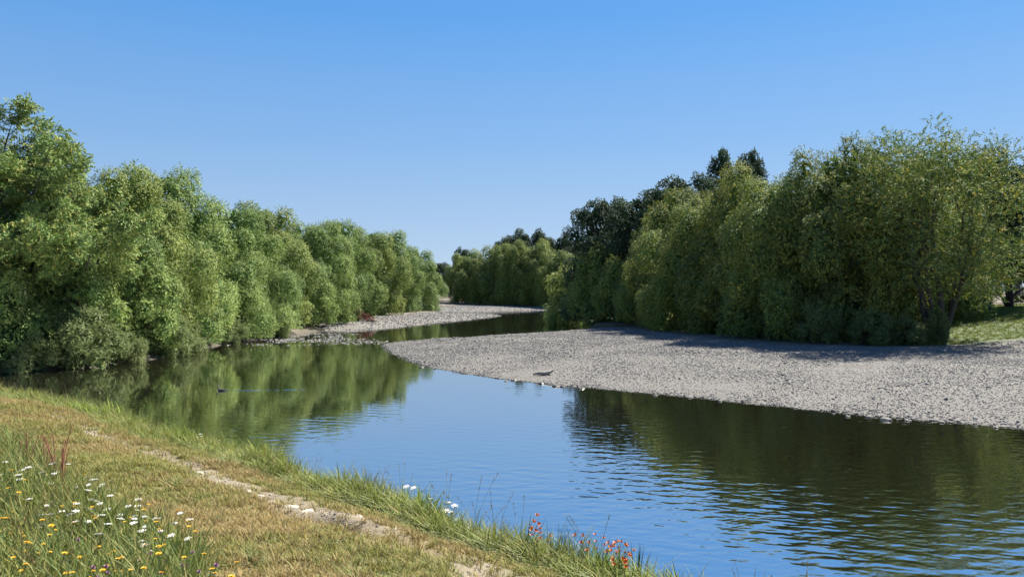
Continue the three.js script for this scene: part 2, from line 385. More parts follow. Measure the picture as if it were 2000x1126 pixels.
// foliage in billowing lobes of smaller clumps over a dome; o: height, radius, base (share of height where it starts), profile
function clumpCrown(o) {
  const r = rand(o.seed), S = new Soup(), lobes = [];
  const prof = o.profile ?? ((u) => u < .28 ? .86 + .14 * ss(0, .28, u) : Math.sqrt(Math.max(0, 1 - Math.pow((u - .28) / .75, 2))));
  for (let tries = 0; tries < 6000 && lobes.length < o.lobes; tries++) {
    const u = o.base + (1 - o.base) * Math.pow(r(), .9), a = r() * 6.283, pr = prof((u - o.base) / (1 - o.base) * .97);
    if (r() > .2 + pr * .8) continue;
    const size = o.lobe * (.5 + .85 * r() * r() + .2 * r()), rad = Math.max(0, o.radius * pr * (.72 + .38 * r()) * (1 + .3 * noise.noise(Math.cos(a) * 1.3 + o.seed * 3.7, u * 2.5, Math.sin(a) * 1.3)) - size * .4);
    const c = V(Math.cos(a) * rad, Math.max(size * .5, u * o.height - size * .7), Math.sin(a) * rad);
    let close = false; const gap = lerp(o.gap ?? .95, (o.gap ?? .95) * .68, tries / 6000); for (const q of lobes) if (q.p.distanceTo(c) < (q.s + size) * gap) { close = true; break; }
    if (close) continue;
    lobes.push({ p: c, s: size, a });
  }
  for (const lobe of lobes) {
    const tone = mix3(o.tones[0], o.tones[1], r()), out = V(Math.cos(lobe.a), .4, Math.sin(lobe.a)), n = Math.round(o.leaves * Math.pow(lobe.s / o.lobe, 2)), T = o.tall ?? 1.2, k0 = r() * 50;
    for (let m = 0; m < n; m++) {
      const w = V(r() - .5, r() - .46, r() - .5).normalize();
      if (w.dot(out) < -.3 && r() < .75) continue;
      // the lobe's surface is itself knobbly, with small tufts
      const f2 = noise.noise(w.x * 2.1 + k0, w.y * 2.1, w.z * 2.1), f5 = noise.noise(w.x * 5.5 + k0, w.y * 5.5, w.z * 5.5 + 3);
      const rad = lobe.s * (1 + .38 * f2 + .26 * f5) * (1 - .2 * r() * r());
      const x = lobe.p.x + w.x * rad, y = lobe.p.y + w.y * rad * T, z = lobe.p.z + w.z * rad;
      if (y < .1) continue;
      let lx = w.x * .5 + (r() - .5) * 1.3, ly = w.y * .3 + (r() - .5) * 1.1 - o.droop * 2, lz = w.z * .5 + (r() - .5) * 1.3, q = 1 / Math.hypot(lx, ly, lz); lx *= q; ly *= q; lz *= q;
      const bx = w.x + (r() - .5) * .9, by = w.y + .3 + (r() - .5) * .9, bz = w.z + (r() - .5) * .9;
      let sx = ly * bz - lz * by, sy = lz * bx - lx * bz, sz = lx * by - ly * bx; q = 1 / (Math.hypot(sx, sy, sz) + 1e-6); sx *= q; sy *= q; sz *= q;
      const t = r() < .2 ? o.tones[2] : tone, v = .75 + .5 * r(), g = .7 + .6 * r();
      S.leaf(x, y, z, lx, ly, lz, sx, sy, sz, o.leaf * g, o.leafWidth * g, [t[0] * v, t[1] * v, t[2] * v]);
    }
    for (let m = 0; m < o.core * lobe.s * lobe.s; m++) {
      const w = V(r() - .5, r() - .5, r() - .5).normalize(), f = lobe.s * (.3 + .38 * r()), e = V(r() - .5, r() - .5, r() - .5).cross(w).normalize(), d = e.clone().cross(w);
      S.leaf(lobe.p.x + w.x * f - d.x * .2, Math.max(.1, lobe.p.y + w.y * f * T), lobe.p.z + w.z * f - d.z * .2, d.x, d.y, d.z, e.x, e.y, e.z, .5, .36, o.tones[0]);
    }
    for (let m = 0; m < o.wisps; m++) {
      const w = V(r() - .5 + out.x * .3, r() - .2, r() - .5 + out.z * .3).normalize();
      sprig(S, r, V(lobe.p.x + w.x * lobe.s * .95, Math.max(.2, lobe.p.y + w.y * lobe.s * T * .95), lobe.p.z + w.z * lobe.s * .95), V(w.x, w.y + .4, w.z).normalize(), 5, .075, o.droop, o.leaf * .9, o.leafWidth * .8, tone, .5, w);
    }
  }
  // the dense inside of the crown
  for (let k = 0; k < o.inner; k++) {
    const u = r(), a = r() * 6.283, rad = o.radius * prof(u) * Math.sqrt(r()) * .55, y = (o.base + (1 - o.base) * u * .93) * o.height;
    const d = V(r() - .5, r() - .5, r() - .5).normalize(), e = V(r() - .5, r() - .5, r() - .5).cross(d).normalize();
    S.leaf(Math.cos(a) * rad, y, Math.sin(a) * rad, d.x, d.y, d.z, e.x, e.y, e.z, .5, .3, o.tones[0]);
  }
  return S.build();
}
function simpleTrunk(seed, height, radius, base, bark = BARK) {
  const r = rand(seed), S = new Soup(), top = height * .8, pts = [], rad = [];
  for (let k = 0; k <= 8; k++) { const u = k / 8; pts.push(V((r() - .5) * .3 * u * 2, -.3 + u * top, (r() - .5) * .3 * u * 2)); rad.push(height * .022 * (1 - .85 * u) + .02 + (k === 0 ? .06 : 0)); }
  S.tube(pts, rad, 8, bark);
  for (let k = 0; k < 11; k++) {
    const u = .1 + .75 * r(), a = r() * 6.283, s = pts[Math.floor(u * 8)], L = radius * (.5 + .35 * r()), q = [], w = [];
    for (let m = 0; m <= 5; m++) { const v = m / 5; q.push(V(s.x + Math.cos(a) * L * v + (r() - .5) * .2, s.y + L * (.75 * v + .1 * v * v) * (1.1 - u * .4), s.z + Math.sin(a) * L * v + (r() - .5) * .2)); w.push(height * .009 * (1.1 - v)); }
    S.tube(q, w, 5, bark);
  }
  return S.build();
}
// a tree that shows its limbs: stems that fork, leaves on the last twigs
function openTree(o) {
  const r = rand(o.seed), B = new Soup(), S = new Soup();
  function grow(p, dir, len, rad, level) {
    const n = level === 0 ? 9 : 6, pts = [p.clone()], rads = [rad], d = dir.clone(), q = p.clone();
    for (let k = 1; k <= n; k++) {
      d.x += (r() - .5) * .22; d.z += (r() - .5) * .22; d.y += (o.lift[level] ?? 0) * .1; d.normalize();
      q.addScaledVector(d, len / n); pts.push(q.clone()); rads.push(rad * (1 - .72 * k / n));
    }
    B.tube(pts, rads, level === 0 ? 8 : level === 1 ? 6 : 4, o.bark);
    if (level < o.levels) {
      const kids = o.kids[level];
      for (let c = 0; c < kids; c++) {
        const u = o.from[level] + (1 - o.from[level]) * (c + r()) / kids, i = Math.min(n - 1, Math.floor(u * n)), s = pts[i].clone().lerp(pts[i + 1], u * n - i);
        const t = pts[i + 1].clone().sub(pts[i]).normalize(), a = r() * 6.283, sp = o.spread[level] * (.6 + .8 * r());
        const side = V(Math.cos(a), 0, Math.sin(a)), nd = t.multiplyScalar(Math.cos(sp)).addScaledVector(side, Math.sin(sp)).normalize();
        grow(s, nd, len * o.shrink[level] * (.7 + .5 * r()) * (1.15 - .4 * u), Math.max(.008, rads[i] * .55), level + 1);
      }
    }
    if (level >= o.levels - 1) {
      const many = level === o.levels ? o.sprigs : Math.round(o.sprigs * .6);
      const g = r(), tone = mix3(o.tones[0], o.tones[1], g);
      for (let k = 0; k < many; k++) {
        const u = .25 + .75 * r(), i = Math.min(n - 1, Math.floor(u * n)), s = pts[i].clone().lerp(pts[i + 1], u * n - i);
        s.x += (r() - .5) * .35; s.y += (r() - .5) * .35; s.z += (r() - .5) * .35;
        const t = pts[i + 1].clone().sub(pts[i]).normalize().add(V((r() - .5) * 1.4, (r() - .5) * 1.2, (r() - .5) * 1.4)).normalize();
        sprig(S, r, s, t, o.steps, o.step, o.droop, o.leaf, o.leafWidth, r() < .2 ? o.tones[2] : tone, .5, V(s.x, 2, s.z).normalize(), 1.8);
      }
    }
  }
  for (const [x, z, dx, dy, dz, len, rad] of o.stems) grow(V(x, -.2, z), V(dx, dy, dz).normalize(), len, rad, 0);
  for (const [x, y, z, w, h, n] of o.skirt ?? []) for (let k = 0; k < n; k++) {
    const v = V(r() - .5, r() - .5, r() - .5).normalize().multiplyScalar(Math.pow(r(), .4));
    sprig(S, r, V(x + v.x * w, y + v.y * h, z + v.z * w), V(v.x, v.y + .4, v.z).normalize(), o.steps, o.step, o.droop, o.leaf, o.leafWidth, r() < .15 ? o.tones[2] : mix3(o.tones[0], o.tones[1], r()), .5, V(v.x, v.y + .4, v.z).normalize());
  }
  return [B.build(), S.build()];
}

// linear leaf colours
const WILLOW = [[.118, .21, .044], [.22, .315, .064], [.32, .37, .082]];
const OLIVE = [[.105, .185, .044], [.235, .31, .056], [.46, .45, .075]];
const DEEP = [[.040, .075, .028], [.055, .10, .032], [.08, .125, .04]];
const willowBase = { height: 11, radius: 4.4, base: .02, lobes: 36, lobe: 1.7, leaves: 6800, core: 34, wisps: 16, droop: .2, leaf: .16, leafWidth: .06, inner: 1500 };
const willowGeo = [], oliveGeo = [];
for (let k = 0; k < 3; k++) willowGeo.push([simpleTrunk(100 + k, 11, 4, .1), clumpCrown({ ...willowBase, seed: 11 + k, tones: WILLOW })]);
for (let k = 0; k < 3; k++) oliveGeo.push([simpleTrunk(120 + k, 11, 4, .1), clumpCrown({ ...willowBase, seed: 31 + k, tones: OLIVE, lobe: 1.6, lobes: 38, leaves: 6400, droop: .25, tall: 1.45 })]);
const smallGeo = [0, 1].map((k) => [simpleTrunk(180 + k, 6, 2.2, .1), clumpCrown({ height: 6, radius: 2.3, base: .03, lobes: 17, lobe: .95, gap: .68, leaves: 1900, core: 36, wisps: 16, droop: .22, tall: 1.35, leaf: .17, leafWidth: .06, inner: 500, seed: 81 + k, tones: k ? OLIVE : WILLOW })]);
const SREF = [6, 2.4];
const domeProfile = (u) => Math.pow(Math.sin(Math.PI * Math.min(1, .12 + .88 * u)), .6) * (u > .9 ? .8 : 1);
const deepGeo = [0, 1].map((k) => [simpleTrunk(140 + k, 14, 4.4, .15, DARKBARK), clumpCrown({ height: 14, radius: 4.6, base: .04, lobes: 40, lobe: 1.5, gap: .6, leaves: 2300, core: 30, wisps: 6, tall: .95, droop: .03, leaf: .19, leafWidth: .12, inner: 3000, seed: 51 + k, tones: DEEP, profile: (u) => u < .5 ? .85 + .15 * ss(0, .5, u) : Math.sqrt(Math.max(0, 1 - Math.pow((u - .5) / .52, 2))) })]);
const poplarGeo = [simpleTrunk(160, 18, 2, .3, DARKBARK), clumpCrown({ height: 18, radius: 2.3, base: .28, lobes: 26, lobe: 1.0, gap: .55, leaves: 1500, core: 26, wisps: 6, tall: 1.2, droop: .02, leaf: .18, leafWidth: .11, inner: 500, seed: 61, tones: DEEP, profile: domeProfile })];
const bushGeo = [0, 1].map((k) => [simpleTrunk(170 + k, 2.6, 1.4, .1), clumpCrown({ height: 2.8, radius: 1.5, base: .05, lobes: 11, lobe: .62, leaves: 1500, core: 60, wisps: 12, droop: .1, leaf: .13, leafWidth: .045, inner: 150, seed: 71 + k, tones: [[.10, .135, .04], [.13, .155, .05], [.16, .17, .06]], profile: domeProfile })]);
const M = { willow: leafMat([1, 1, 1]), willow2: leafMat([1.1, .98, .9]), olive: leafMat([1, 1, 1]), olive2: leafMat([1.1, 1.06, 1]), deep: leafMat([1, 1, 1], .25), bush: leafMat([1.35, 1.4, 1.2]) };

function tree(name, [trunk, crown], mat, x, d, height, radius, ref, label, category, group, turn) {
  const g = new THREE.Group();
  part('trunk', trunk, barkMat, g); part('crown', crown, mat, g);
  g.position.set(x, H(x, d) - .05, -d); g.rotation.y = turn ?? (x * 12.9 + d * 7.3) % 6.283;
  g.scale.set(radius / ref[1], height / ref[0], radius / ref[1]);
  return add(g, name, label, category, group);
}
const WREF = [11, 4.3], DREF = [14, 4.7];
// the bank that faces the gravel bar
{
  const row = [[-27.5, 36.5, 8.6, 3.6], [-23.4, 46.0, 10.3, 4.1], [-24.6, 54, 11.6, 4.3], [-22.6, 62.5, 10.3, 4.1], [-23.4, 72, 11.1, 4.4], [-21.0, 82, 10.6, 4.3], [-21.6, 94, 12.0, 4.6], [-19.8, 107, 11.7, 4.6], [-19.2, 120, 12.3, 4.9], [-17.4, 136, 11.6, 4.8]];
  row.forEach(([x, d, h, r], k) => tree('willow_tree', willowGeo[k % 3], k % 3 === 1 ? M.willow2 : M.willow, x, d, h, r, WREF, 'rounded green willow in the unbroken row leafed down to the bank facing the gravel bar', 'tree', 'willows in the row facing the gravel bar'));
  const back = [[-31, 44, 9], [-30, 52, 9.2], [-30, 61, 9.5], [-29, 71, 9.5], [-28, 82, 9.5], [-27, 95, 10], [-27, 110, 10], [-27, 128, 9.5]];
  back.forEach(([x, d, h], k) => tree('willow_tree', willowGeo[(k + 2) % 3], M.willow, x, d, h, 5.2, WREF, 'green willow standing behind the front row of willows facing the gravel bar', 'tree', 'willows behind the front row'));
  const low = [[-21.6, 38.2, 5.4, 2.0], [-20.6, 42.3, 5.6, 2.1], [-21.0, 50.5, 5.0, 2.2], [-20.8, 58, 5.2, 2.2], [-20.3, 67, 5, 2.2], [-19.6, 75, 5.5, 2.3], [-24.2, 35.6, 5.2, 2.2]];
  low.forEach(([x, d, h, r], k) => tree('young_willow', smallGeo[0], M.willow, x, d, h, r, SREF, 'low young willow hanging over the water in front of the taller willow row', 'tree', 'young willows hanging over the water'));
  const bush = [[-20.6, 37.0, 3.0, 1.7], [-19.6, 39.3, 1.6, .9], [-19.3, 43.4, 2.4, 1.2], [-20.0, 47.3, 1.8, 1.1], [-20.2, 54.6, 1.8, 1.2], [-22.0, 35.2, 1.7, 1.1], [-19.5, 64, 1.8, 1.2], [-18.0, 86.5, 2, 1.3]];
  bush.forEach(([x, d, h, r], k) => tree('riverside_bush', bushGeo[k % 2], M.bush, x, d, h, r, [2.8, 1.6], 'small pale green bush at the waterline below the willow row', 'bush', 'bushes at the waterline below the willows'));
  // the tall one with bare limbs in view
  const [tb, tl] = openTree({ seed: 207, bark: DARKBARK, levels: 3, kids: [6, 5, 4], from: [.28, .3, .25], spread: [.8, .75, .7], shrink: [.52, .52, .55], lift: [.5, .3, 0], sprigs: 17, steps: 6, step: .085, droop: .14, leaf: .17, leafWidth: .055, tones: WILLOW,
    stems: [[0, 0, .05, 1, 0, 8.6, .3], [.3, .1, .6, 1, .15, 7.8, .24], [-.3, -.1, -.5, 1, .2, 8, .22], [.1, -.2, .95, .75, .5, 7, .18], [0, .3, .2, 1, .6, 7.4, .18]] });
  const g = new THREE.Group(); part('trunk', tb, barkMat, g); part('crown', tl, M.willow, g);
  g.position.set(-25.0, H(-25, 39.5), -39.5); g.scale.set(1.05, 1.05, 1.05);
  add(g, 'tall_willow', 'tallest willow of its bank with dark spreading limbs showing through the crown', 'tree');
}
// the bank behind the gravel bar
{
  const row = [[19.2, 44.6, 11.0, 3.8], [16.2, 46.2, 9.4, 3.5], [16.2, 52.5, 10.9, 3.8], [13.6, 56.5, 9.3, 3.6], [14.6, 65, 11.2, 4.2], [14.4, 72, 9.6, 4.0]];
  row.forEach(([x, d, h, r], k) => tree('olive_willow', oliveGeo[k % 3], k % 2 ? M.olive2 : M.willow2, x, d, h, r, WREF, 'yellow-tipped olive willow in the row rising behind the gravel bar', 'tree', 'olive willows behind the gravel bar'));
  const back = [[25.5, 51, 10.5], [23, 54, 10.5], [21.5, 60, 10.5], [19.5, 67, 10], [29, 55, 10.5]];
  back.forEach(([x, d, h], k) => tree('olive_willow', oliveGeo[(k + 1) % 3], M.olive, x, d, h, 4.4, WREF, 'olive willow half hidden behind the front row of the gravel bar', 'tree', 'olive willows of the second row'));
  [[10.4, 87, 14.0, 4.5], [13.4, 80.5, 13.4, 4.2], [16.8, 76.5, 14.6, 4.2], [21, 73, 14.5, 3.6]].forEach(([x, d, h, r], k) => tree('dark_tree', deepGeo[k % 2], M.deep, x, d, h, r, DREF, 'tall dark green broadleaf tree rising at the bend of the river behind the olive willows', 'tree', 'dark broadleaf trees at the bend'));
  tree('poplar_tree', poplarGeo, M.deep, 21.8, 80, 18.2, 1.75, [18, 2.6], 'slender dark tree with a pointed top, one of two standing above the olive willows', 'tree', 'pair of slender dark trees');
  tree('poplar_tree', poplarGeo, M.deep, 25.4, 81, 18.0, 1.95, [18, 2.6], 'slender dark tree with a pointed top, one of two standing above the olive willows', 'tree', 'pair of slender dark trees', 2.1);
  [[7.0, 92, 7.6, 3.0], [9.2, 82.5, 8.6, 3.1], [10.6, 76.5, 6.4, 2.5], [12.4, 69, 6.5, 2.6]].forEach(([x, d, h, r], k) => tree('young_willow', smallGeo[1], M.olive2, x, d, h, r, SREF, 'small yellow-green willow in front of the dark trees at the river bend', 'tree', 'small yellow-green willows at the bend'));
  [[33.4, 56, 12.2, 4.4], [41.5, 64, 11.6, 4.6]].forEach(([x, d, h, r], k) => {
    const g = new THREE.Group(); part('trunk', deepGeo[k][0], barkMat, g); const c = part('crown', deepGeo[1 - k][1], M.deep, g);
    c.position.y = 2.6; c.scale.y = .8; g.position.set(x, H(x, d) - .1, -d); g.rotation.y = k * 2.2; g.scale.set(r / 4.7, h / 14, r / 4.7);
    add(g, 'lawn_tree', k ? 'dark leafy tree standing farther back on the shaded lawn' : 'dark leafy tree with bare lower trunk on the shaded lawn by the tall open willow', 'tree');
  });
  const trunk2 = simpleTrunk(188, 13, 2.5, .1, DARKBARK);
  const g2 = new THREE.Group(); part('trunk', trunk2, barkMat, g2); const c2 = part('crown', deepGeo[0][1], M.deep, g2); c2.scale.set(.75, .56, .75); c2.position.y = 3.2;
  g2.position.set(35.6, H(35.6, 57.5) - .1, -57.5); add(g2, 'lawn_tree', 'slimmer dark tree beside the thick trunk on the shaded lawn', 'tree');
  const dome = [], dr = rand(515);
  for (let k = 0; k < 330; k++) {           // airy tufts filling a tall dome, thicker outside
    const v = V(dr() - .5, dr() - .5, dr() - .5).normalize(), f = Math.pow(.25 + .75 * dr(), .5);
    const y = 7.3 + v.y * f * (v.y > 0 ? 5.6 : 5.2); if (y < 2.2) continue;
    const lean = 1 + .12 * noise.noise(v.x * 2, v.y * 2, v.z * 2);
    dome.push([v.x * f * 4.9 * lean - .3, y, v.z * f * 4.2 * lean, .45 + .35 * dr(), .5 + .5 * dr(), Math.round(13 + 10 * dr())]);
  }
  const [tb, tl] = openTree({ seed: 311, bark: [.085, .075, .06], levels: 2, kids: [9, 5], from: [.3, .3], spread: [.36, .42], shrink: [.34, .45], lift: [.9, .8, .5], sprigs: 3, steps: 6, step: .09, droop: .1, leaf: .16, leafWidth: .05, tones: OLIVE,
    stems: [[0, 0, .02, 1, 0, 10.3, .21], [.2, .1, .26, 1, -.05, 9.6, .16], [-.3, 0, -.34, 1, .05, 9.2, .16], [-.45, .15, -.56, 1, .1, 7.8, .13], [.3, -.2, .44, 1, -.2, 8.4, .13], [-.1, -.3, -.12, 1, -.35, 9.2, .13], [-.2, .3, -.2, 1, .3, 8.4, .12]], skirt: dome });
  const g = new THREE.Group(); part('trunk', tb, barkMat, g); part('crown', tl, M.olive, g);
  g.position.set(22.8, H(22.8, 41) - .05, -41); g.scale.set(1.03, .89, 1.03);
  add(g, 'open_willow', 'tall airy willow with several upright stems and sky showing through its crown', 'tree');
  [[18.6, 39.6, 1.9, 1.1], [20.3, 39.4, 1.5, 1.0], [21.9, 39.6, 1.9, .7], [16.4, 41.0, 2.2, 1.2]].forEach(([x, d, h, r], k) => tree('shade_bush', bushGeo[k % 2], M.bush, x, d, h, r, [2.8, 1.6], 'low bush at the gravel edge in the shade of the tall airy willow', 'bush', 'shaded bushes at the gravel edge'));
}
// the far bend
{
  const f = [[-36, 186, 10, 4.5], [-26, 190, 10, 4.5], [-10.5, 194, 13, 5.4], [-4, 190, 14.4, 6], [1.2, 188, 15, 6], [6, 188, 15.4, 6], [10.5, 184, 13, 5.5], [16, 186, 13, 6], [24, 190, 13, 6]];
  f.forEach(([x, d, h, r], k) => tree('distant_willow', oliveGeo[k % 3], M.olive, x, d, h, r, WREF, 'green willow in the wall of trees closing off the far bend of the river', 'tree', 'willows closing off the far bend'));
  [[-1.5, 214, 18.5, 5], [3.5, 212, 19.8, 5], [8, 214, 20.2, 5], [13.5, 212, 18.8, 5], [-13, 208, 14.6, 3.5], [18, 205, 18, 5]].forEach(([x, d, h, r], k) => tree('distant_dark_tree', deepGeo[k % 2], M.deep, x, d, h, r, DREF, 'dark round-topped tree showing above the wall of willows at the far bend', 'tree', 'dark trees above the far willows'));
  [[-27, 290, 12.5, 5], [-38, 300, 12.5, 6]].forEach(([x, d, h, r], k) => tree('distant_dark_tree', deepGeo[k % 2], M.deep, x, d, h, r, DREF, 'very distant dark tree in the gap between the two banks', 'tree', 'trees in the gap between the banks'));
}

// ------------------------------------------------------------------ grass and herbs on the near bank
function tuft(seed, n, h, spread, bend, w, dry = 0) {
  const r = rand(seed), S = new Soup();
  for (let k = 0; k < n; k++) {
    const a = r() * 6.283, b = r() * 6.283, x = Math.cos(a) * spread * r(), z = Math.sin(a) * spread * r(), L = h * (.5 + .6 * r()), lean = bend * (.3 + r()), dx = Math.cos(b), dz = Math.sin(b), ww = w * (.7 + .6 * r()), f = .75 + .5 * r();
    const c = r() < dry ? [1.45 * f, 1.2 * f, 1.1 * f] : [f, f, f], t = b + 1.57 + (r() - .5), sx = Math.cos(t) * ww / 2, sz = Math.sin(t) * ww / 2, rows = [];
    for (let m = 0; m < 4; m++) { const u = m / 3, q = lean * L * u * u, y = L * u * (1 - .25 * lean * u), taper = m === 3 ? .08 : 1 - .35 * u; rows.push([S.vert(x + dx * q - sx * taper, y, z + dz * q - sz * taper, c), S.vert(x + dx * q + sx * taper, y, z + dz * q + sz * taper, c)]); }
    for (let m = 0; m < 3; m++) { S.tri(rows[m][0], rows[m][1], rows[m + 1][0]); S.tri(rows[m][1], rows[m + 1][1], rows[m + 1][0]); }
  }
  return S.build();
}
const bladeMat = std([1, 1, 1], .7, { physical: true, vertexColors: true, transmission: .4, thickness: 0, specularIntensity: .5, ior: 1.4, side: THREE.DoubleSide });
function scatter(name, label, category, geos, list) {    // list of [x, d, scale, tallness, colour]
  const root = new THREE.Group(), m4 = new THREE.Matrix4(), q = new THREE.Quaternion(), col = new THREE.Color(), up = V(0, 1, 0), r = rand(name.length * 17 + 3);
  geos.forEach((g, k) => {
    const mine = list.filter((_, i) => i % geos.length === k), im = new THREE.InstancedMesh(g, bladeMat, Math.max(1, mine.length));
    mine.forEach(([x, d, s, tall, c], i) => { q.setFromAxisAngle(up, r() * 6.283); m4.compose(V(x, H(x, d) - .01, -d), q, V(s, s * tall, s)); im.setMatrixAt(i, m4); im.setColorAt(i, col.setRGB(...c)); });
    im.name = 'blades'; im.userData.kind = 'stuff'; root.add(im);
  });
  return add(root, name, label, category, null, 'stuff');
}
{
  const r = rand(900), mown = [], fringe = [], meadow = [], stalks = [], lawn = [];
  const G1 = [.185, .245, .042], G2 = [.285, .31, .054], G3 = [.15, .215, .055], STRAW = [.37, .315, .115], TAN = [.29, .24, .085];
  const seen = (x, d) => d > 2.6 && Math.abs(x) < d * .74 + 2.2;
  for (let n = 0; n < 240000; n++) {
    const x = -24 + r() * 28, d = 2.6 + r() * 24;
    if (!seen(x, d)) continue;
    const [s, t] = shore(x, d);
    if (t !== 'near' || s < .05) continue;
    const edge = 4.4 + .5 * N2(x * .7, d * .7, 6), lush = 1.15 + .35 * N2(x * .5, d * .5, 5.1);
    if (s > .9 && s < edge + .4) {
      if (r() < .88 * trackness(x, d, s)) continue;
      const g = ss(-.15, .5, N2(x * .6, d * .6, 2.2) + .35 * N2(x * 2.5, d * 2.5, 1.1) + .12) * .85;
      const c = r() < g ? mix3(mix3(G1, G2, r()), TAN, .3) : mix3(STRAW, TAN, r());
      const far = 1 + .6 * ss(9, 20, d);
      mown.push([x, d, far * (.75 + .5 * r()), .8 + .5 * r(), s < lush + .6 ? mix3(c, G2, .6 * ss(lush + .6, lush, s)) : c]);
      if (r() < .02 && N2(x * 1.3, d * 1.3, 15) > -.05) fringe.push([x, d, .5 + .5 * r(), .3 + .35 * r(), r() < .6 ? mix3(G3, G1, r()) : mix3(STRAW, TAN, r())]);
    }
    if (s < lush + .15 && n % 2 === 0) fringe.push([x, d, .8 + .5 * r(), (.5 + .7 * r() + .35 * N2(x, d, 9)) * lerp(.55, 1.1, ss(lush + .2, lush - .5, s)), r() < .8 ? mix3(G1, G2, r()) : mix3(G3, STRAW, r())]);
    if (s > edge && d < 14 && n % 4 !== 0) meadow.push([x, d, .8 + .4 * r(), .7 + .55 * r(), r() < .62 ? mix3(G3, G1, r()) : mix3(G2, STRAW, r())]);
  }
  for (let n = 0; n < 5200; n++) {
    const x = -22 + r() * 25, d = 4 + r() * 22; if (!seen(x, d)) continue;
    const [s, t] = shore(x, d); if (t !== 'near') continue;
    const pick = ss(-.1, .4, N2(x * .8, d * .8, 12.5));
    if (s > .02 && s < .95 && r() < .9 * pick) stalks.push([x, d, .7 + .4 * r(), .6 + .45 * r(), mix3([.24, .19, .10], [.17, .17, .07], r())]);
    if (s > 5 && d < 12 && r() < .25) stalks.push([x, d, .7 + .4 * r(), .55 + .4 * r(), mix3([.2, .16, .07], [.13, .14, .04], r())]);
  }
  for (let n = 0; n < 26000; n++) {
    const x = 20 + r() * 34, d = 38 + r() * 34; if (x > d * .8) continue;
    if (lineSide(TREELINE, x, d) < .3 || x < 20.5) continue;
    lawn.push([x, d, 1.3 + r(), .9 + .6 * r(), mix3([.16, .24, .03], [.25, .31, .045], r())]);
  }
  const short = [1, 2, 3].map((k) => tuft(400 + k, 16, .075, .06, .9, .006, .3));
  const long = [1, 2, 3].map((k) => tuft(410 + k, 16, .36, .08, .75, .0095, .12));
  const mid = [1, 2, 3].map((k) => tuft(420 + k, 13, .36, .09, .7, .008, .15));
  const stalk = [1, 2].map((k) => {
    const q = rand(430 + k), S = new Soup();
    for (let m = 0; m < 3; m++) {
      const a = q() * 6.283, L = .6 + .3 * q(), b = .12 + .2 * q(), pts = [], rad = [];
      for (let j = 0; j <= 6; j++) { const u = j / 6; pts.push(V(Math.cos(a) * (.02 + b * u * u), L * u, Math.sin(a) * (.02 + b * u * u))); rad.push(.0022 * (1 - .5 * u)); }
      S.tube(pts, rad, 3, [1, 1, 1]);
      for (let j = 0; j < 16; j++) { const u = .8 + .2 * q(), x = Math.cos(a) * (.02 + b * u * u), z = Math.sin(a) * (.02 + b * u * u), w = q() * 6.283; S.leaf(x, L * u, z, Math.cos(w) * .4, .85, Math.sin(w) * .4, Math.sin(w), 0, -Math.cos(w), .028, .006, [1.15, 1, .9]); }
    }
    return S.build();
  });
  scatter('mown_grass', 'short dry tan and green grass of the mown strip', 'grass', short, mown);
  scatter('bank_grass', 'lush long green grass fringing the edge of the river', 'grass', long, fringe);
  scatter('meadow_grass', 'long green meadow grass full of wildflowers', 'grass', mid, meadow);
  scatter('seeding_grass', 'thin brown seeding grass stalks standing above the bank', 'grass', stalk, stalks);
  scatter('lawn_grass', 'short green lawn under and beyond the trees behind the gravel bar', 'grass', short, lawn);
}

// ------------------------------------------------------------------ wildflowers, each plant a thing of its own
const stemMat = std([.10, .14, .04], .8), yellowMat = std([.85, .52, .01], .7), whiteMat = std([.74, .72, .66], .8), redMat = std([.20, .045, .035], .85), pinkMat = std([.40, .20, .32], .8), orangeMat = std([.62, .17, .012], .65), eyeMat = std([.6, .3, .01], .8), leafGreen = std([.09, .15, .03], .7, { side: THREE.DoubleSide }), seedMat = std([.16, .11, .05], .9);
function curve(S, x0, z0, L, bx, bz, r0, from = 0, col = [1, 1, 1]) { const pts = [], rad = []; for (let j = 0; j <= 6; j++) { const u = j / 6; pts.push(V(x0 + bx * u * u, from + L * u, z0 + bz * u * u)); rad.push(r0 * (1 - .4 * u)); } S.tube(pts, rad, 4, col); return pts[6]; }
function daisy(r) {
  const g = new THREE.Group(), st = new Soup(), hd = new Soup(), ct = new Soup(), L = .3 + .14 * r(), tip = curve(st, 0, 0, L, (r() - .5) * .1, (r() - .5) * .1, .0025);
  for (let ring = 0; ring < 2; ring++) for (let k = 0; k < 15; k++) { const a = (k + ring * .5) / 15 * 6.283, up = .25 + ring * .35, c = Math.cos(a), s = Math.sin(a); hd.leaf(tip.x, tip.y, tip.z, c * Math.cos(up), Math.sin(up), s * Math.cos(up), -s, .1, c, .019 - ring * .004, .007, [1, 1, 1]); }
  for (let k = 0; k < 4; k++) { const a = k * 1.7 + r(), c = Math.cos(a), s = Math.sin(a); st.leaf(0, .01, 0, c * .75, .65, s * .75, -s, 0, c, .09, .02, [1, 1, 1]); }
  part('stem', st.build(), stemMat, g); const h = part('flower_head', hd.build(), yellowMat, g);
  const e = new THREE.SphereGeometry(.006, 8, 5); e.scale(1, .6, 1); e.translate(tip.x, tip.y + .004, tip.z); part('disc', e, eyeMat, h);
  return g;
}
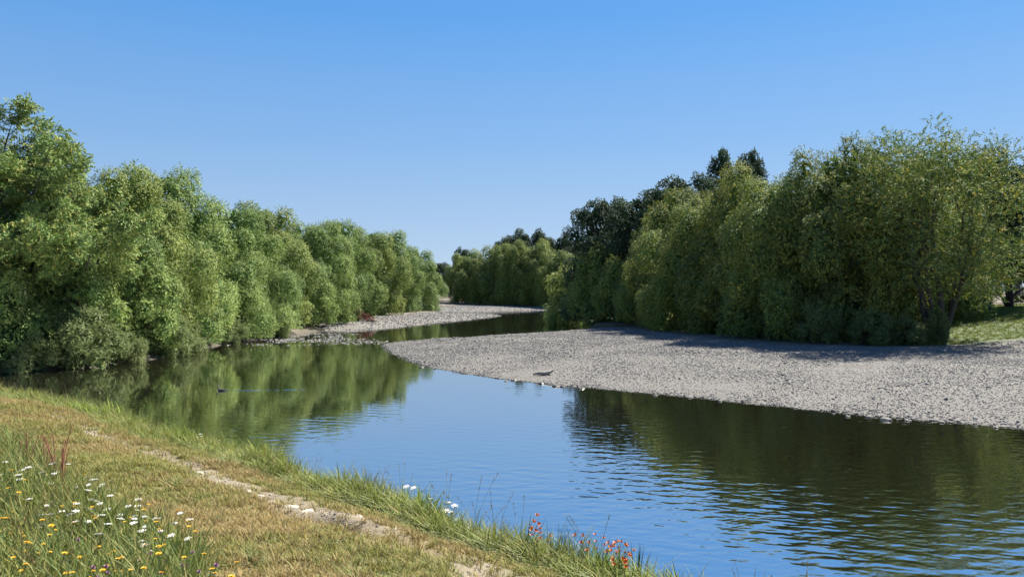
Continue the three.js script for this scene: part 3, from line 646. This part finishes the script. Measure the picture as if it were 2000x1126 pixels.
function umbel(r) {
  const g = new THREE.Group(), st = new Soup(), heads = 1 + Math.floor(r() * 2.2), L = .45 + .2 * r();
  const hs = [];
  for (let m = 0; m < heads; m++) {
    const tip = curve(st, 0, 0, L * (m ? .8 : 1), (r() - .5) * .22, (r() - .5) * .22, .003), hd = new Soup();
    for (let k = 0; k < 16; k++) {
      const a = k * 2.4, q = Math.sqrt(k / 16) * (.038 + .012 * r()), e = V(tip.x + Math.cos(a) * q, tip.y + .035 - q * q * 3, tip.z + Math.sin(a) * q);
      st.tube([tip, e], [.0012, .0009], 3, [1, 1, 1]);
      for (let j = 0; j < 7; j++) { const b = j / 7 * 6.283, c = Math.cos(b), s = Math.sin(b); hd.leaf(e.x, e.y, e.z, c * .93, .35, s * .93, -s, 0, c, .012, .011, [1, 1, 1]); }
    }
    hs.push(hd.build());
  }
  for (let k = 0; k < 7; k++) { const a = r() * 6.283, y = .04 + .3 * r(), c = Math.cos(a), s = Math.sin(a); st.leaf(0, y, 0, c * .8, .6, s * .8, -s, 0, c, .1, .02, [1, 1, 1]); }
  part('stem', st.build(), stemMat, g); for (const q of hs) part('flower_head', q, whiteMat, g);
  return g;
}
function dock(r) {
  const g = new THREE.Group(), st = new Soup(), lf = new Soup(); 
  const n = 2 + Math.floor(r() * 2), spikes = [];
  for (let m = 0; m < n; m++) {
    const L = .5 + .18 * r(), bx = (r() - .5) * .25, bz = (r() - .5) * .2; curve(st, 0, 0, L, bx, bz, .004);
    const sp = new Soup();
    for (let k = 0; k < 110; k++) { const u = .38 + .62 * r(), w = .016 * (1.25 - u) + .006, a = r() * 6.283, c = Math.cos(a), s = Math.sin(a); sp.leaf(bx * u * u + c * w * .5, L * u, bz * u * u + s * w * .5, c * .8, .3 - .6 * r(), s * .8, -s, 0, c, .014, .011, [.7 + .6 * r(), .7 + .6 * r(), .8]); }
    spikes.push(sp.build());
  }
  for (let k = 0; k < 6; k++) { const a = r() * 6.283, c = Math.cos(a), s = Math.sin(a); lf.leaf(0, .02, 0, c * .8, .6, s * .8, -s, 0, c, .22, .045, [1, 1, 1]); }
  part('stem', st.build(), redMat, g); part('leaves', lf.build(), leafGreen, g); for (const q of spikes) part('seed_spike', q, redSpike, g);
  return g;
}
const redSpike = std([.19, .04, .035], .9, { vertexColors: true });
function clover(r) {
  const g = new THREE.Group(), st = new Soup(), hd = new Soup(), lf = new Soup(), tip = curve(st, 0, 0, .24 + .1 * r(), (r() - .5) * .12, (r() - .5) * .12, .002);
  for (let k = 0; k < 60; k++) { const y = 1 - 1.7 * k / 60, q = Math.sqrt(Math.max(0, 1 - y * y)), a = k * 2.4, x = Math.cos(a) * q, z = Math.sin(a) * q; hd.leaf(tip.x, tip.y + .008, tip.z, x * .8, y * .8 + .35, z * .8, -z, 0, x, .017, .006, [1, 1, 1]); }
  for (let k = 0; k < 9; k++) { const a = k / 3 * 6.283 + r() * .2, c = Math.cos(a), s = Math.sin(a), y = .05 + .06 * Math.floor(k / 3); lf.leaf(0, y, 0, c * .9, .3, s * .9, -s, 0, c, .03, .02, [1, 1, 1]); }
  part('stem', st.build(), stemMat, g); part('leaves', lf.build(), leafGreen, g); part('flower_head', hd.build(), pinkMat, g);
  return g;
}
function montbretia(r) {
  const g = new THREE.Group(), st = new Soup(), lf = new Soup(), bx = .12 + .1 * r(), a0 = r() * 6.283;
  curve(st, 0, 0, .42 + .08 * r(), bx * Math.cos(a0), bx * Math.sin(a0), .0028); const L = .44;
  for (let k = 0; k < 7; k++) { const a = a0 + (r() - .5) * 2, c = Math.cos(a), s = Math.sin(a), up = .85; lf.leaf(0, 0, 0, c * .5, up, s * .5, -s, 0, c, .38 + .15 * r(), .016, [1, 1, 1]); }
  part('stem', st.build(), stemMat, g); part('leaves', lf.build(), leafGreen, g);
  for (let k = 0; k < 5; k++) {
    const u = .72 + .28 * k / 4, x = bx * u * u * Math.cos(a0), z = bx * u * u * Math.sin(a0), S = new Soup(), ax = a0 + (k % 2 ? .9 : -.9);
    for (let m = 0; m < 6; m++) { const b = m / 6 * 6.283, c = Math.cos(b) * .6 + Math.cos(ax) * .6, s = Math.sin(b) * .6 + Math.sin(ax) * .6, n = Math.hypot(c, s, .5); S.leaf(x + .05 * Math.cos(ax), L * u, z + .05 * Math.sin(ax), c / n, .5 / n, s / n, -Math.sin(b), 0, Math.cos(b), .042, .02, [1, 1, 1]); }
    part('flower_head', S.build(), orangeMat, g);
  }
  return g;
}
{
  const r = rand(4242), put = (make, count, name, label, category, group, pick) => {
    const inside = /meadow/.test(group);
    const kinds = [0, 1, 2, 3].map(() => make(r));
    for (let k = 0, tries = 0; k < count && tries < 4000; tries++) {
      const [x, d] = pick(k), [h, s, t] = land(x, d); if (t !== 'near' || s < .03 || (inside && s < 4.25 + .5 * N2(x * .7, d * .7, 6))) continue;
      const o = kinds[k % 4].clone(); o.position.set(x, h - .01, -d); o.rotation.set((r() - .5) * .5, r() * 6.283, (r() - .5) * .5); o.scale.setScalar((.8 + .4 * r()) * (name === 'white_umbel' ? (x > -2 ? .8 : .52) : name === 'yellow_daisy' ? .95 : 1)); add(o, name, label, category, group); k++;
    }
  };
  const area = (x0, x1, d0, d1) => () => [lerp(x0, x1, r()), lerp(d0, d1, r())];
  const spots = (list, j = .25) => (k) => { const [x, d] = list[k % list.length]; return [x + (r() - .5) * j, d + (r() - .5) * j]; };
  put(daisy, 105, 'yellow_daisy', 'yellow daisy-like flower on a thin stem in the long meadow grass', 'flower', 'yellow flowers in the meadow', () => { const d = 3.7 + 3.6 * r() * (.5 + .5 * r()); return [-d * lerp(.34, .68, r()), d]; });
  put(umbel, 64, 'white_umbel', 'flat-topped white flower at the border of the long meadow and the mown strip', 'flower', 'white flowers bordering the meadow', () => { const d = 5.2 + 2.6 * r(); return [-lerp(.36, .66, r()) * d + (d - 6.5) * -.2, d]; });
  put(umbel, 14, 'white_umbel', 'flat-topped white flower beside the tall grass at the river edge', 'flower', 'white flowers at the river edge', spots([[-.55, 9.55], [-.75, 9.75], [-.95, 9.8], [-.4, 9.5]], .5));
  put(umbel, 12, 'white_umbel', 'small white flower on the grassy fringe above the green reflections', 'flower', 'white flowers above the green water', spots([[-5.0, 13.6], [-5.3, 13.8], [-6.2, 14.6], [-9.4, 17.9], [-9.8, 18.2], [-7.0, 15.2]], .7));
  put(dock, 6, 'red_dock', 'rusty red seeding dock spike standing among white flowers', 'plant', 'red dock spikes in the meadow', spots([[-4.9, 7.8], [-4.65, 7.5], [-4.35, 7.3], [-4.15, 7.2], [-5.3, 8.1], [-4.45, 7.6]], .15));
  put(clover, 22, 'pink_clover', 'pink clover head low in the long meadow grass', 'flower', 'pink clover in the meadow', () => { const d = 4.1 + .8 * r(); return [-d * lerp(.40, .56, r()), d]; });
  put(montbretia, 4, 'orange_montbretia', 'orange flower spray rising alone from the bank grass', 'flower', 'orange flowers on the bank grass', spots([[.18, 8.2], [.28, 8.35]], .2));
  put(montbretia, 8, 'orange_montbretia', 'orange flower spray beside the dark rush clump at the river edge', 'flower', 'orange flowers beside the rushes', spots([[.85, 7.65], [1.0, 7.45], [1.1, 7.3], [.95, 7.55], [1.15, 7.5]], .14));
  // rushes and rank tufts on the edge
  const rush = tuft(777, 90, .55, .22, .35, .008, .05), rank = tuft(778, 110, .42, .3, .7, .012, .1);
  const rushMat = bladeMat.clone(); rushMat.color.setRGB(.07, .115, .035); const rankMat = bladeMat.clone(); rankMat.color.setRGB(.20, .28, .035);
  for (const [x, d, s] of [[.5, 8.05, 1.0], [.72, 7.95, .85]]) { const m = new THREE.Mesh(rush, rushMat); m.position.set(x, H(x, d) - .02, -d); m.scale.setScalar(s); add(m, 'rush_clump', 'dark green rush clump at the river edge beside orange flowers', 'rushes', 'dark rush clumps'); }
  for (const [x, d, s] of [[1.15, 7.25, .9], [-.1, 8.7, 1], [.12, 8.5, .8], [-1.1, 9.6, 1], [-.8, 9.4, .8], [-2.2, 10.4, .8], [-3.7, 12.1, 1.1], [-4.0, 12.5, .9], [-9.2, 17.2, 1.4], [-9.9, 17.7, 1.2], [-6.0, 14.1, .9], [1.35, 6.9, .8], [.9, 7.5, .7], [-2.8, 11.0, .7], [-5, 13.2, .8]]) { const m = new THREE.Mesh(rank, rankMat); m.position.set(x, H(x, d) - .02, -d); m.rotation.y = x * 5; m.scale.set(s * 1.1, s * (1.15 + .35 * Math.sin(x * 9)), s * 1.1); add(m, 'grass_tussock', 'bright green arching grass tussock on the river edge', 'grass tussock', 'green tussocks along the river edge'); }
  // flat stones in the track
  [[-2.55, 8.75, .13], [-2.3, 8.62, .09], [-1.75, 8.7, .12], [-1.55, 8.55, .08], [-2.15, 7.95, .1], [-4.75, 10.9, .12], [-4.3, 10.5, .1], [-1.25, 8.3, .07], [-3.3, 9.5, .14], [-3.05, 9.3, .08]].forEach(([x, d, s], k) => { const m = new THREE.Mesh(stoneGeo[k % 4], std([.42, .38, .31], .9)); m.position.set(x, H(x, d), -d); m.scale.set(s, s * .3, s * .7); m.rotation.y = k; add(m, 'track_stone', 'flat pale stone bedded in the worn dirt track', 'stone', 'pale stones in the dirt track'); });
}

// ------------------------------------------------------------------ small things
{
  const r = rand(66);
  // driftwood on the bar
  const S = new Soup(); S.tube([V(-.42, .05, .02), V(-.2, .09, 0), V(.05, .08, .03), V(.3, .13, 0), V(.44, .22, -.02)], [.03, .07, .085, .07, .04], 8, [.34, .30, .25]); S.tube([V(.2, .1, 0), V(.28, .04, .12), V(.33, .02, .2)], [.045, .03, .015], 6, [.2, .17, .14]);
  const w = new THREE.Mesh(S.build(), barkMat); w.position.set(1.3, H(1.3, 32.2), -32.2); add(w, 'driftwood_log', 'short weathered driftwood log lying on the gravel bar', 'driftwood');
  // fallen brown branch by the left spit
  const B = new Soup(), T = new Soup();
  for (let k = 0; k < 16; k++) { const a = -.4 + r() * 1.4, L = 1.5 + 2 * r(), z = (r() - .5) * 2, pts = [V(0, .15, z * .3)], rad = [.05]; for (let m = 1; m <= 5; m++) { pts.push(V(-L * m / 5 * Math.cos(a), .15 + L * m / 5 * Math.sin(a) * .6 + (r() - .5) * .15, z * .3 + z * m / 5)); rad.push(.05 * (1 - m / 5.5)); } B.tube(pts, rad, 5, [.17, .12, .09]);
    for (let m = 0; m < 26; m++) { const q = pts[2 + Math.floor(r() * 4)], d = V(r() - .5, r() - .3, r() - .5).normalize(), e = V(r() - .5, r() - .5, r() - .5).cross(d).normalize(); T.leaf(q.x + (r() - .5) * .4, q.y + (r() - .5) * .3, q.z + (r() - .5) * .4, d.x, d.y, d.z, e.x, e.y, e.z, .3, .09, [.16 + .1 * r(), .055, .03]); } }
  const g = new THREE.Group(); part('branches', B.build(), barkMat, g); part('dead_leaves', T.build(), std([1, 1, 1], .9, { vertexColors: true, side: THREE.DoubleSide }), g);
  g.position.set(-15.2, H(-15.2, 86), -86); add(g, 'fallen_branch', 'fallen branch with rust-brown dead leaves on the distant gravel spit', 'branch');
  // the duck: one body swept from tail to bill, and its wake
  const D = new Soup(), sp = [[-.2, .07, .008], [-.15, .05, .04], [-.08, .035, .075], [.02, .03, .085], [.1, .05, .065], [.135, .1, .038], [.145, .15, .032], [.165, .185, .04], [.19, .19, .034], [.215, .18, .016], [.25, .172, .011]];
  D.tube(sp.map(([x, y]) => V(-x, y, 0)), sp.map((q) => q[2]), 10, [.035, .03, .025]);
  const duck = new THREE.Mesh(D.build(), std([1, 1, 1], .7, { vertexColors: true })); duck.position.set(-10.6, -.01, -28); duck.scale.setScalar(.75); add(duck, 'duck', 'small dark duck swimming with a thin wake behind it', 'duck');
  const Wk = new Soup(); let prev = null;
  for (let k = 0; k <= 60; k++) { const u = k / 60, x = -10.75 + 3.1 * u, z = -28 - .32 * u * u + .03 * N2(u * 9, 2), hh = Math.max(-.004, .006 + .016 * N2(u * 17, 5)) * (1 - .5 * u), wd = .016 + .014 * u; const row = [Wk.vert(x, -.002, z - wd, [1, 1, 1]), Wk.vert(x, hh, z, [1, 1, 1]), Wk.vert(x, -.002, z + wd, [1, 1, 1])]; if (prev) for (let m = 0; m < 2; m++) { Wk.tri(prev[m], prev[m + 1], row[m]); Wk.tri(prev[m + 1], row[m + 1], row[m]); } prev = row; }
  add(new THREE.Mesh(Wk.build(), std([.014, .014, .008], .02, { physical: true, ior: 14 })), 'wake_water', 'thin ripple trailing behind the duck', 'wake', null, 'structure');
  // beyond the lawn: path, post, railing, sign
  const path = new THREE.BoxGeometry(40, .1, 3.2); path.translate(0, .05, 0); const pm = new THREE.Mesh(path, std([.3, .29, .27], .95, { map: grainMap })); pm.position.set(60, 3.5, -73); add(pm, 'path', 'pale path beyond the lawn', 'path', null, 'structure');
  const post = new THREE.Group(); const pg = new THREE.CylinderGeometry(.2, .23, 1.35, 12); pg.translate(0, .675, 0); part('shaft', pg, std([.13, .12, .11], .9, { bumpMap: grainBump, bumpScale: .01 }), post); const cg = new THREE.CylinderGeometry(.16, .22, .12, 12); cg.translate(0, 1.41, 0); part('cap', cg, std([.2, .19, .17], .9), post);
  post.position.set(46.3, 3.45, -70.2); add(post, 'gate_post', 'stout grey post at the edge of the lawn by the pale path', 'post');
  const rail = new THREE.Group(); for (let k = 0; k < 5; k++) { const q = new THREE.CylinderGeometry(.04, .04, 1.1, 8); q.translate(k * 1.5, .55, 0); part('upright', q, std([.3, .3, .3], .5, { metalness: .5 }), rail); } const rg = new THREE.CylinderGeometry(.035, .035, 6.1, 8); rg.rotateZ(Math.PI / 2); rg.translate(3, 1.08, 0); part('handrail', rg, std([.3, .3, .3], .5, { metalness: .5 }), rail);
  rail.position.set(41.5, 3.45, -71.5); add(rail, 'railing', 'thin metal railing beside the pale path', 'railing');
  const sign = new THREE.Group(); const sg = new THREE.CylinderGeometry(.05, .05, 3, 8); sg.translate(0, 1.5, 0); part('pole', sg, std([.35, .35, .35], .5, { metalness: .6 }), sign); const sb = new THREE.BoxGeometry(1.3, .9, .06); sb.translate(.72, 2.55, 0); part('panel', sb, std([.03, .22, .5], .5), sign);
  sign.position.set(46.9, 3.45, -71); add(sign, 'blue_sign', 'plain blue sign panel on a thin grey pole by the path', 'sign');
  [[43, 77, 2.0, 1.4], [47, 78, 2.2, 1.6], [51, 78, 2, 1.5], [39, 78, 2.2, 1.5]].forEach(([x, d, h, q], k) => tree('path_bush', bushGeo[k % 2], M.bush, x, d, h, q, [2.8, 1.6], 'sunlit green bush beyond the pale path', 'bush', 'bushes beyond the path'));
}

renderer.render(scene, camera);
